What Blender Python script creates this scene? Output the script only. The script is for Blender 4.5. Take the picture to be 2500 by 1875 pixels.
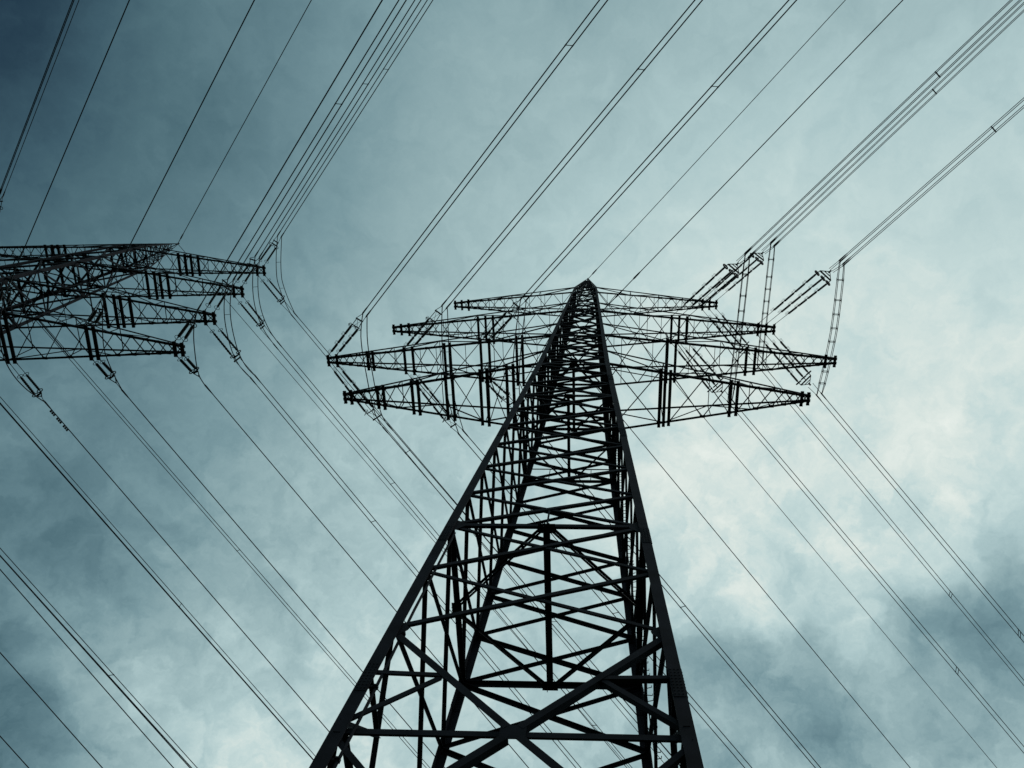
import bpy, math, random
from mathutils import Vector, Matrix

random.seed(7)
C = bpy.context.scene.collection
scene = bpy.context.scene
for o in list(bpy.data.objects):
    bpy.data.objects.remove(o, do_unlink=True)

# ---------------------------------------------------------------- camera
cam_d = bpy.data.cameras.new('camera')
cam = bpy.data.objects.new('camera', cam_d)
C.objects.link(cam)
cam.location = (1.738, -14.430, 1.6)
cam.rotation_euler = (2.70174690, -0.04571751, 0.01077872)
cam_d.sensor_width = 36.0
cam_d.lens = 36.0 * 2070.0 / 2500.0
cam_d.shift_x = -128.37 / 2500.0
cam_d.shift_y = 315.86 / 2500.0
cam_d.clip_start = 0.1
cam_d.clip_end = 6000.0
scene.camera = cam
scene.view_settings.view_transform = 'Standard'
scene.view_settings.look = 'None'
scene.view_settings.exposure = 0.0
scene.view_settings.gamma = 1.0
scene.view_settings.use_curve_mapping = False
scene.render.resolution_x = 1024
scene.render.resolution_y = 768

# ---- tables: world coordinates in metres (insulator strings, wires), sky brightness by direction
STRINGS = {
 'S1': {"T":1,"up":1,"A":[[-16.39,-0.319,55.54],[-15.82,-0.371,55.54]],"E":[[-14.352,-2.479,54.654],[-14.006,-2.217,54.772]],"Y":[-13.755,-2.873,54.507]},
 'S2': {"T":1,"up":1,"A":[[-11.32,-0.785,55.54],[-10.77,-0.836,55.54]],"E":[[-9.387,-2.864,54.689],[-9.069,-2.584,54.808]],"Y":[-8.709,-3.342,54.507]},
 'S3': {"T":1,"up":1,"A":[[-6.3,-1.246,55.54],[-5.75,-1.297,55.54]],"E":[[-4.465,-3.28,54.719],[-4.141,-2.973,54.839]],"Y":[-3.787,-3.773,54.535]},
 'S4': {"T":1,"up":1,"A":[[6.6,-0.946,64.43],[7.16,-0.899,64.43],[7.72,-0.852,64.43]],"E":[[10.034,-4.699,62.902],[10.461,-4.338,62.972],[10.839,-4.066,63.053]],"Y":[10.852,-4.922,62.788]},
 'S5': {"T":1,"up":1,"A":[[9.8,-0.409,73.42],[10.37,-0.365,73.42],[10.93,-0.321,73.42]],"E":[[13.297,-4.139,71.869],[13.73,-3.834,71.936],[14.092,-3.559,72.024]],"Y":[14.09,-4.354,71.768]},
 'S6': {"T":1,"up":1,"A":[[12.95,-0.417,64.43],[13.53,-0.369,64.43],[14.1,-0.322,64.43]],"E":[[16.398,-4.234,62.895],[16.845,-3.871,62.955],[17.247,-3.537,63.029]],"Y":[17.262,-4.391,62.768]},
 'S7': {"T":1,"up":0,"A":[[-16.39,0.319,55.54],[-15.82,0.371,55.54]],"E":[[-13.987,3.184,54.356],[-13.518,2.91,54.517]],"Y":[-13.261,3.516,54.259]},
 'S8': {"T":1,"up":0,"A":[[-11.32,0.785,55.54],[-10.77,0.836,55.54]],"E":[[-8.832,3.648,54.376],[-8.451,3.43,54.491]],"Y":[-8.204,4.018,54.241]},
 'S9': {"T":1,"up":0,"A":[[-6.3,1.246,55.54],[-5.75,1.297,55.54]],"E":[[-5.003,2.448,55.063],[-4.627,2.229,55.172]],"Y":[-4.381,2.723,54.965]},
 'S10': {"T":1,"up":0,"A":[[9.8,0.409,73.42],[10.37,0.365,73.42],[10.93,0.321,73.42]],"E":[[12.739,3.551,72.134],[13.171,3.286,72.212],[13.524,2.976,72.314]],"Y":[13.754,3.771,71.992]},
 'S11': {"T":1,"up":0,"A":[[12.95,0.417,64.43],[13.53,0.369,64.43],[14.1,0.322,64.43]],"E":[[16.003,3.616,63.107],[16.353,3.268,63.219],[16.698,2.944,63.325]],"Y":[16.826,3.74,63.019]},
 'S12': {"T":1,"up":0,"A":[[6.6,0.946,64.43],[7.16,0.899,64.43],[7.72,0.852,64.43]],"E":[[9.517,4.199,63.118],[9.941,3.88,63.214],[10.311,3.511,63.33]],"Y":[10.432,4.331,63.022]},
 'S13': {"T":2,"up":1,"A":[[-28.251,-3.056,75.41],[-27.656,-2.97,75.41]],"E":[[-26.424,-4.843,74.68],[-26.079,-4.586,74.751]],"Y":[-25.973,-5.06,74.576]},
 'S14': {"T":2,"up":1,"A":[[-26.665,-2.938,66.42],[-26.031,-2.834,66.42]],"E":[[-24.951,-4.524,65.772],[-24.557,-4.386,65.789]],"Y":[-24.532,-4.929,65.591]},
 'S15': {"T":2,"up":1,"A":[[-25.039,-2.824,57.53],[-24.435,-2.716,57.53]],"E":[[-23.291,-4.601,56.808],[-22.956,-4.254,56.905]],"Y":[-22.906,-4.835,56.692]},
 'S16': {"T":2,"up":1,"A":[[-23.406,-2.671,49.63],[-22.971,-2.588,49.63]],"E":[[-22.054,-3.916,49.126],[-21.831,-3.77,49.15]],"Y":[-21.531,-4.405,48.909]},
 'S17': {"T":2,"up":1,"A":[[-28.469,-3.635,49.63],[-28.044,-3.554,49.63]],"E":[[-27.4,-4.594,49.26],[-27.07,-4.527,49.243]],"Y":[-26.895,-5.106,49.015]},
 'S18': {"T":2,"up":1,"A":[[-33.542,-4.601,49.63],[-33.117,-4.52,49.63]],"E":[[-32.566,-5.717,49.169],[-32.141,-5.636,49.169]],"Y":[-32.195,-5.858,49.094]},
 'S19': {"T":2,"up":0,"A":[[-28.315,-2.173,75.41],[-27.714,-2.172,75.41]],"E":[[-26.493,-0.137,74.587],[-26.13,-0.428,74.708]],"Y":[-26.166,-0.025,74.53]},
 'S20': {"T":2,"up":0,"A":[[-26.73,-2.059,66.42],[-26.087,-2.07,66.42]],"E":[[-24.912,-0.066,65.619],[-24.58,-0.31,65.695]],"Y":[-24.584,0.085,65.532]},
 'S21': {"T":2,"up":0,"A":[[-25.104,-1.935,57.53],[-24.491,-1.954,57.53]],"E":[[-23.331,0.077,56.709],[-22.915,-0.212,56.828]],"Y":[-23.0,0.234,56.613]},
 'S22': {"T":2,"up":0,"A":[[-23.466,-1.85,49.63],[-23.024,-1.868,49.63]],"E":[[-22.568,-0.96,49.298],[-22.279,-1.103,49.336]],"Y":[-22.166,-0.742,49.199]},
 'S23': {"T":2,"up":0,"A":[[-28.616,-1.632,49.63],[-28.183,-1.65,49.63]],"E":[[-27.694,-0.636,49.237],[-27.373,-0.852,49.34]],"Y":[-27.217,-0.354,49.119]},
 'S24': {"T":2,"up":0,"A":[[-33.775,-1.414,49.63],[-33.343,-1.432,49.63]],"E":[[-32.205,0.373,48.891],[-31.921,0.129,49.007]],"Y":[-31.855,0.426,48.901]},
 'S25': {"T":2,"up":1,"A":[[-51.589,-4.763,75.41],[-52.19,-4.764,75.41]],"E":[[-48.691,-7.94,74.12],[-49.292,-7.941,74.12]],"Y":[-48.52,-8.457,73.91]},
 'S26': {"T":2,"up":0,"A":[[-51.653,-3.88,75.41],[-52.248,-3.966,75.41]],"E":[[-48.776,-0.684,74.12],[-49.371,-0.771,74.12]],"Y":[-48.605,-0.207,73.91]},
 'S27': {"T":2,"up":0,"A":[[-53.239,-3.998,66.42],[-53.873,-4.102,66.42]],"E":[[-50.361,-0.802,65.13],[-50.996,-0.907,65.13]],"Y":[-50.21,-0.334,64.92]},
 'S28': {"T":2,"up":0,"A":[[-54.865,-4.112,57.53],[-55.469,-4.22,57.53]],"E":[[-51.988,-0.916,56.24],[-52.591,-1.024,56.24]],"Y":[-51.821,-0.45,56.03]},
 'S29': {"T":2,"up":0,"A":[[-56.498,-4.265,49.63],[-56.933,-4.348,49.63]],"E":[[-53.621,-1.07,48.34],[-54.056,-1.153,48.34]],"Y":[-53.37,-0.591,48.13]},
 'S30': {"T":2,"up":0,"A":[[-51.435,-3.301,49.63],[-51.86,-3.382,49.63]],"E":[[-48.558,-0.105,48.34],[-48.983,-0.186,48.34]],"Y":[-48.302,0.374,48.13]},
 'S31': {"T":2,"up":0,"A":[[-46.362,-2.335,49.63],[-46.787,-2.416,49.63]],"E":[[-43.484,0.861,48.34],[-43.91,0.78,48.34]],"Y":[-43.229,1.341,48.13]},
}
WIRES = {
 'S1': [[[-13.502,-3.263,54.363],[1.296,-19.48,49.687]],[[-13.298,-3.071,54.363],[1.695,-19.468,49.633]]],
 'S2': [[[-8.477,-3.724,54.374],[5.938,-19.423,49.835]],[[-8.206,-3.56,54.374],[6.299,-19.414,49.797]]],
 'S3': [[[-3.589,-4.069,54.433],[10.499,-19.369,49.997]],[[-3.261,-3.994,54.433],[10.867,-19.362,49.981]]],
 'S4': [[[11.177,-5.536,62.627],[24.47,-20.036,58.426]],[[11.384,-5.576,62.627],[24.62,-20.035,58.443]],[[11.364,-5.289,62.627],[24.839,-20.024,58.368]],[[11.584,-5.342,62.627],[25.023,-20.022,58.379]]],
 'S5': [[[14.505,-5.065,71.568],[28.78,-20.713,67.056]],[[14.723,-5.126,71.568],[28.828,-20.603,67.11]],[[14.691,-4.785,71.568],[28.861,-20.404,67.089]],[[14.94,-4.846,71.568],[28.921,-20.247,67.15]]],
 'S6': [[[17.621,-5.021,62.606],[26.806,-15.045,59.7]],[[17.867,-5.061,62.606],[26.863,-14.903,59.761]],[[17.871,-4.801,62.606],[26.901,-14.711,59.753]],[[18.115,-4.855,62.606],[26.96,-14.55,59.81]]],
 'S7': [[[-12.919,4.008,54.044],[6.788,25.634,46.459]],[[-12.609,3.78,54.044],[7.221,25.566,46.398]]],
 'S8': [[[-7.93,4.443,54.059],[11.443,25.636,46.619]],[[-7.617,4.213,54.059],[11.906,25.57,46.56]]],
 'S9': [[[-4.026,3.292,54.73],[16.203,25.688,46.837]],[[-3.721,3.065,54.73],[16.542,25.622,46.775]]],
 'S10': [[[14.351,4.593,71.683],[37.767,30.133,62.619]],[[14.709,4.418,71.683],[37.72,29.669,62.741]]],
 'S11': [[[17.282,4.421,62.774],[33.355,21.783,56.579]],[[17.626,4.294,62.774],[33.31,21.294,56.716]]],
 'S12': [[[10.81,4.954,62.793],[33.959,30.028,53.892]],[[11.101,4.794,62.793],[33.903,29.505,54.02]]],
 'S13': [[[-25.739,-5.502,74.4],[-10.864,-21.77,69.711]],[[-25.468,-5.37,74.4],[-10.467,-21.76,69.676]]],
 'S14': [[[-24.319,-5.123,65.512],[-10.01,-20.841,60.98]],[[-24.008,-5.042,65.512],[-9.63,-20.833,60.959]]],
 'S15': [[[-22.727,-5.01,56.621],[-9.133,-19.919,52.322]],[[-22.39,-4.932,56.621],[-8.745,-19.911,52.302]]],
 'S16': [[[-21.361,-4.581,48.838],[-8.227,-19.1,44.647]]],
 'S17': [[[-26.683,-5.304,48.937],[-14.05,-19.219,44.918]]],
 'S18': [[[-31.911,-6.151,48.978],[-19.878,-19.337,45.177]]],
 'S19': [[[-25.487,0.865,74.153],[7.711,38.453,60.789]],[[-25.211,0.707,74.153],[8.913,38.476,60.856]]],
 'S20': [[[-23.785,1.195,65.047],[3.786,32.418,53.926]],[[-23.471,0.992,65.047],[4.194,32.357,53.871]]],
 'S21': [[[-22.174,1.281,56.164],[0.001,26.466,47.158]],[[-21.85,1.111,56.164],[0.356,26.406,47.104]]],
 'S22': [[[-21.847,-0.325,49.015],[-2.637,21.304,41.312]]],
 'S23': [[[-26.925,-0.02,48.981],[-7.766,21.475,41.33]]],
 'S24': [[[-31.719,0.643,48.786],[-12.98,21.624,41.32]]],
 'S25': [[[-48.27,-9.042,73.784],[-36.302,-22.195,69.985]],[[-48.206,-8.984,73.784],[-36.189,-22.191,69.968]],[[-48.011,-8.805,73.784],[-35.809,-22.181,69.928]]],
 'S26': [[[-48.56,0.56,73.748],[-13.998,38.73,60.366]],[[-48.316,0.34,73.748],[-13.645,38.661,60.302]]],
 'S27': [[[-49.951,0.24,64.758],[-21.29,31.971,53.615]],[[-49.672,-0.012,64.758],[-21.085,31.648,53.635]],[[-50.013,0.296,64.758],[-21.238,32.121,53.597]]],
 'S28': [[[-51.053,-0.334,55.868],[-26.5,26.672,46.495]],[[-51.383,-0.037,55.868],[-27.062,26.745,46.557]],[[-51.407,-0.015,55.868],[-26.976,26.787,46.607]]],
 'S29': [[[-52.826,-0.274,47.968],[-33.254,21.394,40.38]]],
 'S30': [[[-47.538,0.494,47.968],[-28.729,21.423,40.564]]],
 'S31': [[[-42.37,1.375,47.968],[-24.398,21.49,40.785]]],
 'E1u': [[[0.0,0.0,85.7],[20.323,-22.359,79.965]]],
 'E1l': [[[0.0,0.0,85.7],[42.205,46.534,70.967]]],
 'E2u': [[[-39.952,-3.468,85.7],[-22.363,-23.093,80.62]]],
 'E2l': [[[-39.952,-3.468,85.7],[4.669,46.593,69.767]]],
 'Bu': [[[1.5,-1.3,64.6],[18.821,-20.259,59.718]]],
 'Bl': [[[-1.5,1.3,64.6],[26.097,32.474,54.741]]],
}
JUMPERS = [('S1', 'S7', 2, 1.4, 3.9), ('S2', 'S8', 2, 2.1, 1.5), ('S3', 'S9', 2, 4.0, 1.95), ('S4', 'S12', 4, 0.3, 1.5), ('S5', 'S10', 4, 0.0, 1.5), ('S6', 'S11', 4, 0.9, 1.5), ('S13', 'S19', 2, 1.7, 1.5), ('S14', 'S20', 2, 1.9, 1.95), ('S15', 'S21', 2, 1.9, 2.4), ('S16', 'S22', 1, 0.9, 3.0), ('S17', 'S23', 1, 1.0, 1.5), ('S18', 'S24', 1, 2.3, 1.95), ('S25', 'S26', 2, 4.0, 1.95)]
SPACERS = {'S1': [0.8847], 'S2': [0.8145], 'S3': [0.7594], 'S15': [0.6792], 'S14': [0.7168], 'S13': [0.7444], 'S4': [0.7494], 'S5': [0.6867], 'S6': [0.8521], 'S11': [0.9774], 'S10': [0.7193], 'S12': [0.7694], 'S26': [0.5163], 'S21': [0.3659], 'S20': [0.3258, 0.8972], 'S7': [0.0777], 'S27': [0.6366], 'S28': [0.7694], 'S9': [0.5414], 'S8': [0.5338], 'S19': [0.6717, 0.782]}
SKY = [
[-0.533, -0.096, 0.841, 0.071],
[-0.477, -0.099, 0.873, 0.29],
[-0.416, -0.101, 0.904, 0.434],
[-0.348, -0.103, 0.932, 0.494],
[-0.275, -0.105, 0.956, 0.537],
[-0.198, -0.105, 0.975, 0.622],
[-0.118, -0.105, 0.987, 0.654],
[-0.035, -0.105, 0.994, 0.609],
[0.047, -0.103, 0.994, 0.686],
[0.128, -0.101, 0.987, 0.718],
[0.206, -0.099, 0.974, 0.702],
[0.279, -0.096, 0.955, 0.686],
[0.348, -0.092, 0.933, 0.702],
[0.38, -0.091, 0.921, 0.733],
[-0.549, -0.032, 0.835, 0.2],
[-0.492, -0.033, 0.87, 0.392],
[-0.43, -0.033, 0.902, 0.434],
[-0.36, -0.033, 0.932, 0.477],
[-0.285, -0.033, 0.958, 0.554],
[-0.205, -0.033, 0.978, 0.648],
[-0.122, -0.032, 0.992, 0.684],
[-0.036, -0.031, 0.999, 0.718],
[0.05, -0.03, 0.998, 0.749],
[0.134, -0.029, 0.991, 0.773],
[0.214, -0.028, 0.976, 0.788],
[0.29, -0.026, 0.957, 0.796],
[0.361, -0.024, 0.932, 0.796],
[0.394, -0.024, 0.919, 0.773],
[-0.563, 0.035, 0.826, 0.282],
[-0.506, 0.038, 0.862, 0.426],
[-0.442, 0.04, 0.896, 0.46],
[-0.372, 0.042, 0.927, 0.477],
[-0.295, 0.044, 0.955, 0.588],
[-0.212, 0.046, 0.976, 0.682],
[-0.125, 0.047, 0.991, 0.725],
[-0.037, 0.048, 0.998, 0.757],
[0.052, 0.049, 0.997, 0.788],
[0.139, 0.049, 0.989, 0.812],
[0.223, 0.049, 0.974, 0.827],
[0.301, 0.049, 0.952, 0.82],
[0.373, 0.048, 0.927, 0.812],
[0.406, 0.048, 0.913, 0.812],
[-0.575, 0.107, 0.811, 0.385],
[-0.518, 0.112, 0.848, 0.46],
[-0.453, 0.117, 0.884, 0.494],
[-0.381, 0.122, 0.916, 0.537],
[-0.302, 0.126, 0.945, 0.639],
[-0.218, 0.129, 0.967, 0.708],
[-0.128, 0.132, 0.983, 0.757],
[-0.037, 0.133, 0.99, 0.804],
[0.055, 0.134, 0.99, 0.835],
[0.145, 0.133, 0.981, 0.859],
[0.23, 0.131, 0.964, 0.867],
[0.31, 0.128, 0.942, 0.867],
[0.383, 0.125, 0.915, 0.859],
[0.417, 0.123, 0.9, 0.843],
[-0.584, 0.18, 0.792, 0.474],
[-0.526, 0.189, 0.829, 0.508],
[-0.461, 0.197, 0.865, 0.534],
[-0.388, 0.205, 0.898, 0.585],
[-0.308, 0.211, 0.928, 0.705],
[-0.222, 0.217, 0.951, 0.725],
[-0.131, 0.22, 0.967, 0.773],
[-0.037, 0.222, 0.974, 0.827],
[0.057, 0.222, 0.973, 0.859],
[0.149, 0.22, 0.964, 0.882],
[0.236, 0.216, 0.947, 0.882],
[0.317, 0.211, 0.925, 0.89],
[0.392, 0.205, 0.897, 0.894],
[0.426, 0.201, 0.882, 0.894],
[-0.59, 0.255, 0.766, 0.491],
[-0.532, 0.267, 0.804, 0.517],
[-0.467, 0.278, 0.84, 0.551],
[-0.393, 0.289, 0.873, 0.602],
[-0.312, 0.298, 0.902, 0.722],
[-0.224, 0.305, 0.925, 0.749],
[-0.132, 0.31, 0.942, 0.788],
[-0.036, 0.312, 0.949, 0.835],
[0.059, 0.312, 0.948, 0.89],
[0.152, 0.308, 0.939, 0.894],
[0.241, 0.302, 0.922, 0.894],
[0.323, 0.294, 0.9, 0.894],
[0.397, 0.285, 0.872, 0.894],
[0.432, 0.28, 0.857, 0.882],
[-0.592, 0.329, 0.736, 0.457],
[-0.534, 0.344, 0.772, 0.525],
[-0.468, 0.359, 0.807, 0.585],
[-0.395, 0.372, 0.84, 0.645],
[-0.313, 0.384, 0.869, 0.739],
[-0.225, 0.393, 0.891, 0.78],
[-0.132, 0.399, 0.907, 0.788],
[-0.036, 0.402, 0.915, 0.812],
[0.06, 0.401, 0.914, 0.894],
[0.154, 0.396, 0.905, 0.894],
[0.243, 0.388, 0.889, 0.894],
[0.325, 0.378, 0.867, 0.894],
[0.401, 0.365, 0.84, 0.867],
[0.435, 0.358, 0.826, 0.796],
[-0.59, 0.401, 0.701, 0.491],
[-0.532, 0.419, 0.735, 0.525],
[-0.467, 0.437, 0.769, 0.645],
[-0.393, 0.453, 0.8, 0.688],
[-0.312, 0.467, 0.827, 0.765],
[-0.224, 0.478, 0.849, 0.788],
[-0.131, 0.486, 0.864, 0.788],
[-0.035, 0.488, 0.872, 0.796],
[0.061, 0.487, 0.871, 0.867],
[0.155, 0.481, 0.863, 0.882],
[0.243, 0.471, 0.848, 0.875],
[0.326, 0.458, 0.827, 0.859],
[0.401, 0.443, 0.802, 0.796],
[0.435, 0.435, 0.788, 0.718],
[-0.585, 0.47, 0.661, 0.466],
[-0.527, 0.491, 0.694, 0.645],
[-0.462, 0.511, 0.725, 0.722],
[-0.388, 0.53, 0.754, 0.739],
[-0.308, 0.546, 0.78, 0.796],
[-0.22, 0.558, 0.8, 0.812],
[-0.128, 0.566, 0.814, 0.796],
[-0.033, 0.569, 0.822, 0.765],
[0.061, 0.567, 0.821, 0.773],
[0.154, 0.56, 0.814, 0.741],
[0.242, 0.549, 0.8, 0.765],
[0.323, 0.534, 0.781, 0.757],
[0.398, 0.516, 0.758, 0.718],
[0.432, 0.507, 0.746, 0.635],
[-0.576, 0.534, 0.619, 0.408],
[-0.518, 0.558, 0.648, 0.637],
[-0.453, 0.58, 0.677, 0.765],
[-0.381, 0.6, 0.704, 0.827],
[-0.301, 0.617, 0.727, 0.875],
[-0.215, 0.631, 0.746, 0.827],
[-0.125, 0.639, 0.759, 0.788],
[-0.032, 0.642, 0.766, 0.757],
[0.061, 0.64, 0.766, 0.773],
[0.152, 0.632, 0.76, 0.765],
[0.238, 0.62, 0.748, 0.765],
[0.319, 0.604, 0.731, 0.741],
[0.392, 0.584, 0.71, 0.741],
[0.426, 0.574, 0.699, 0.741]]
SPOTS = [[0.136, 0.566, 0.814, 0.055, -0.16], [0.189, 0.578, 0.794, 0.05, -0.14], [0.236, 0.586, 0.775, 0.05, -0.12], [0.085, 0.581, 0.81, 0.05, -0.1], [0.225, 0.532, 0.816, 0.03, -0.08], [0.374, 0.49, 0.787, 0.045, -0.16], [0.336, 0.509, 0.792, 0.04, -0.08], [0.423, 0.488, 0.763, 0.05, -0.14], [0.424, 0.526, 0.737, 0.04, -0.12], [0.259, 0.616, 0.744, 0.04, -0.12], [0.124, 0.655, 0.745, 0.04, -0.12], [0.288, 0.604, 0.743, 0.05, -0.1], [0.376, 0.569, 0.731, 0.05, -0.06], [0.342, 0.537, 0.771, 0.04, -0.07], [0.221, 0.633, 0.742, 0.04, -0.08], [0.408, 0.422, 0.81, 0.04, -0.08], [0.428, 0.455, 0.781, 0.04, -0.08], [0.163, 0.528, 0.833, 0.05, 0.06], [0.212, 0.557, 0.803, 0.02, 0.08], [-0.523, 0.418, 0.742, 0.05, -0.09], [-0.555, 0.361, 0.749, 0.05, -0.05], [-0.487, 0.483, 0.728, 0.05, -0.06], [-0.372, 0.612, 0.698, 0.06, 0.06], [-0.507, 0.511, 0.694, 0.05, 0.05], [0.339, 0.318, 0.885, 0.05, 0.05], [0.131, 0.41, 0.902, 0.06, 0.05], [-0.572, 0.53, 0.626, 0.05, -0.12], [-0.582, 0.458, 0.672, 0.03, -0.1], [0.376, 0.398, 0.837, 0.03, 0.05], [-0.453, 0.531, 0.716, 0.04, 0.05], [-0.346, 0.574, 0.742, 0.05, -0.03], [0.173, 0.64, 0.749, 0.04, -0.07], [0.355, 0.61, 0.708, 0.05, -0.06], [0.061, 0.622, 0.78, 0.05, -0.05], [-0.456, 0.085, 0.886, 0.06, -0.03], [-0.382, 0.015, 0.924, 0.05, -0.03]]
QH = 0.18
# ---------------------------------------------------------------- world: overcast sky, cloud brightness by world direction
SUN_EL, SUN_AZ = math.radians(58), math.radians(100)
world = bpy.data.worlds.new('World')
scene.world = world
world.use_nodes = True
nt = world.node_tree
nt.nodes.clear()
N = nt.nodes.new
Lk = nt.links.new

def val(x):
    n = N('ShaderNodeValue'); n.outputs[0].default_value = x; return n.outputs[0]

def mth(op, a, b=None, c=None, clamp=False):
    n = N('ShaderNodeMath'); n.operation = op; n.use_clamp = clamp
    for i, x in enumerate((a, b, c)):
        if x is None: continue
        if isinstance(x, (int, float)): n.inputs[i].default_value = x
        else: Lk(x, n.inputs[i])
    return n.outputs[0]

def vmth(op, a, b=None, scale=None):
    n = N('ShaderNodeVectorMath'); n.operation = op
    for i, x in enumerate((a, b)):
        if x is None: continue
        if isinstance(x, (tuple, list)): n.inputs[i].default_value = x
        else: Lk(x, n.inputs[i])
    if scale is not None:
        if isinstance(scale, (int, float)): n.inputs['Scale'].default_value = scale
        else: Lk(scale, n.inputs['Scale'])
    return n.outputs[1] if op in ('LENGTH', 'DISTANCE', 'DOT_PRODUCT') else n.outputs[0]

tc = N('ShaderNodeTexCoord')
dirv = vmth('NORMALIZE', tc.outputs['Generated'])

def noise(vec, scale, detail, rough, dist=0.0):
    n = N('ShaderNodeTexNoise'); n.noise_dimensions = '3D'
    Lk(vec, n.inputs['Vector'])
    n.inputs['Scale'].default_value = scale
    n.inputs['Detail'].default_value = detail
    n.inputs['Roughness'].default_value = rough
    n.inputs['Distortion'].default_value = dist
    return n

# billowing noise bends the edges of the broad light and dark cloud masses
warp = noise(dirv, 5.0, 7.0, 0.62)
warped = vmth('ADD', dirv, vmth('SCALE', vmth('SUBTRACT', warp.outputs['Color'], (0.5, 0.5, 0.5)), scale=0.085))
num, den = None, None
for (x, y, z, g) in SKY:
    d = vmth('DISTANCE', warped, (x, y, z))
    w = mth('EXPONENT', mth('MULTIPLY', mth('MULTIPLY', d, d), -1.0 / 0.085 ** 2))
    den = w if den is None else mth('ADD', den, w)
    num = mth('MULTIPLY', w, g) if num is None else mth('MULTIPLY_ADD', w, g, num)
num = mth('ADD', num, 0.62 * 0.004); den = mth('ADD', den, 0.004)
lum = mth('DIVIDE', num, den)
rag = noise(dirv, 9.0, 7.0, 0.62)
rwarp = vmth('ADD', dirv, vmth('SCALE', vmth('SUBTRACT', rag.outputs['Color'], (0.5, 0.5, 0.5)), scale=0.14))
for (x, y, z, s, a) in SPOTS:
    d = vmth('DISTANCE', rwarp, (x, y, z))
    w = mth('EXPONENT', mth('MULTIPLY', mth('POWER', d, 3.0), -1.0 / (s * s * s)))
    lum = mth('MULTIPLY_ADD', w, a * (0.72 if a < 0 else 0.9), lum)
sepd = N('ShaderNodeSeparateXYZ'); Lk(dirv, sepd.inputs[0])
low = N('ShaderNodeMapRange'); low.interpolation_type = 'SMOOTHSTEP'
Lk(sepd.outputs['Y'], low.inputs['Value'])
low.inputs['From Min'].default_value = 0.05; low.inputs['From Max'].default_value = 0.60
low.inputs['To Min'].default_value = 0.30; low.inputs['To Max'].default_value = 0.78
w1 = noise(rwarp, 8.0, 7.0, 0.58, 0.4)
w2 = noise(rwarp, 24.0, 7.0, 0.6, 0.3)
wis = mth('ADD', mth('MULTIPLY', mth('SUBTRACT', w1.outputs['Fac'], 0.5), 0.30), mth('MULTIPLY', mth('SUBTRACT', w2.outputs['Fac'], 0.5), 0.34))
lum = mth('ADD', lum, mth('MULTIPLY', wis, low.outputs['Result']), clamp=True)
ramp = N('ShaderNodeValToRGB'); Lk(lum, ramp.inputs['Fac'])
def lin(c):
    c = c / 255
    return c / 12.92 if c <= .04045 else ((c + .055) / 1.055) ** 2.4
RAMP = [(16, (5, 15, 27)), (45, (21, 43, 62)), (66, (41, 65, 80)), (90, (62, 91, 104)), (110, (80, 111, 121)), (130, (99, 130, 139)),
        (152, (121, 152, 159)), (176, (148, 176, 180)), (200, (174, 200, 202)), (218, (196, 217, 216)), (232, (218, 230, 225)), (255, (242, 247, 240))]
els = ramp.color_ramp.elements
while len(els) < len(RAMP): els.new(0.5)
for e, (g_, c) in zip(els, RAMP):
    e.position = g_ / 255
for e, (g_, c) in zip(ramp.color_ramp.elements, RAMP):
    e.color = (lin(c[0]), lin(c[1]), lin(c[2]), 1)
cloud = vmth('SCALE', ramp.outputs[0], scale=10.0)   # divided by 10 again by the background strength
skyt = N('ShaderNodeTexSky'); skyt.sky_type = 'NISHITA'; skyt.sun_disc = False
skyt.sun_elevation = SUN_EL; skyt.sun_rotation = SUN_AZ
mix = N('ShaderNodeMix'); mix.data_type = 'RGBA'
mix.inputs[0].default_value = 0.985      # cloud cover
Lk(skyt.outputs[0], mix.inputs[6]); Lk(cloud, mix.inputs[7])
bg = N('ShaderNodeBackground'); bg.inputs['Strength'].default_value = 0.1
Lk(mix.outputs[2], bg.inputs['Color'])
wo = N('ShaderNodeOutputWorld'); Lk(bg.outputs[0], wo.inputs['Surface'])

sun_d = bpy.data.lights.new('sun', 'SUN')
sun_d.energy = 0.5; sun_d.angle = math.radians(20); sun_d.color = (1.0, 0.97, 0.92)
sun = bpy.data.objects.new('sun', sun_d); C.objects.link(sun)
sun.rotation_euler = (math.pi / 2 - SUN_EL, 0, math.pi - SUN_AZ)

# ---------------------------------------------------------------- materials
def mat(name, col, rough, metal=0.0, vary=0.25, scale=3.0, spec=0.3):
    m = bpy.data.materials.new(name); m.use_nodes = True
    t = m.node_tree; b = t.nodes['Principled BSDF']
    tcn = t.nodes.new('ShaderNodeTexCoord'); nz = t.nodes.new('ShaderNodeTexNoise')
    nz.inputs['Scale'].default_value = scale; nz.inputs['Detail'].default_value = 5
    t.links.new(tcn.outputs['Object'], nz.inputs['Vector'])
    cr = t.nodes.new('ShaderNodeValToRGB')
    cr.color_ramp.elements[0].position = 0.3; cr.color_ramp.elements[1].position = 0.7
    cr.color_ramp.elements[0].color = tuple(c * (1 - vary) for c in col) + (1,)
    cr.color_ramp.elements[1].color = tuple(min(1, c * (1 + vary)) for c in col) + (1,)
    t.links.new(nz.outputs['Fac'], cr.inputs['Fac']); t.links.new(cr.outputs[0], b.inputs['Base Color'])
    b.inputs['Roughness'].default_value = rough; b.inputs['Metallic'].default_value = metal
    b.inputs['Specular IOR Level'].default_value = spec
    bp = t.nodes.new('ShaderNodeBump'); bp.inputs['Strength'].default_value = 0.15
    t.links.new(nz.outputs['Fac'], bp.inputs['Height']); t.links.new(bp.outputs[0], b.inputs['Normal'])
    return m

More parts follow.
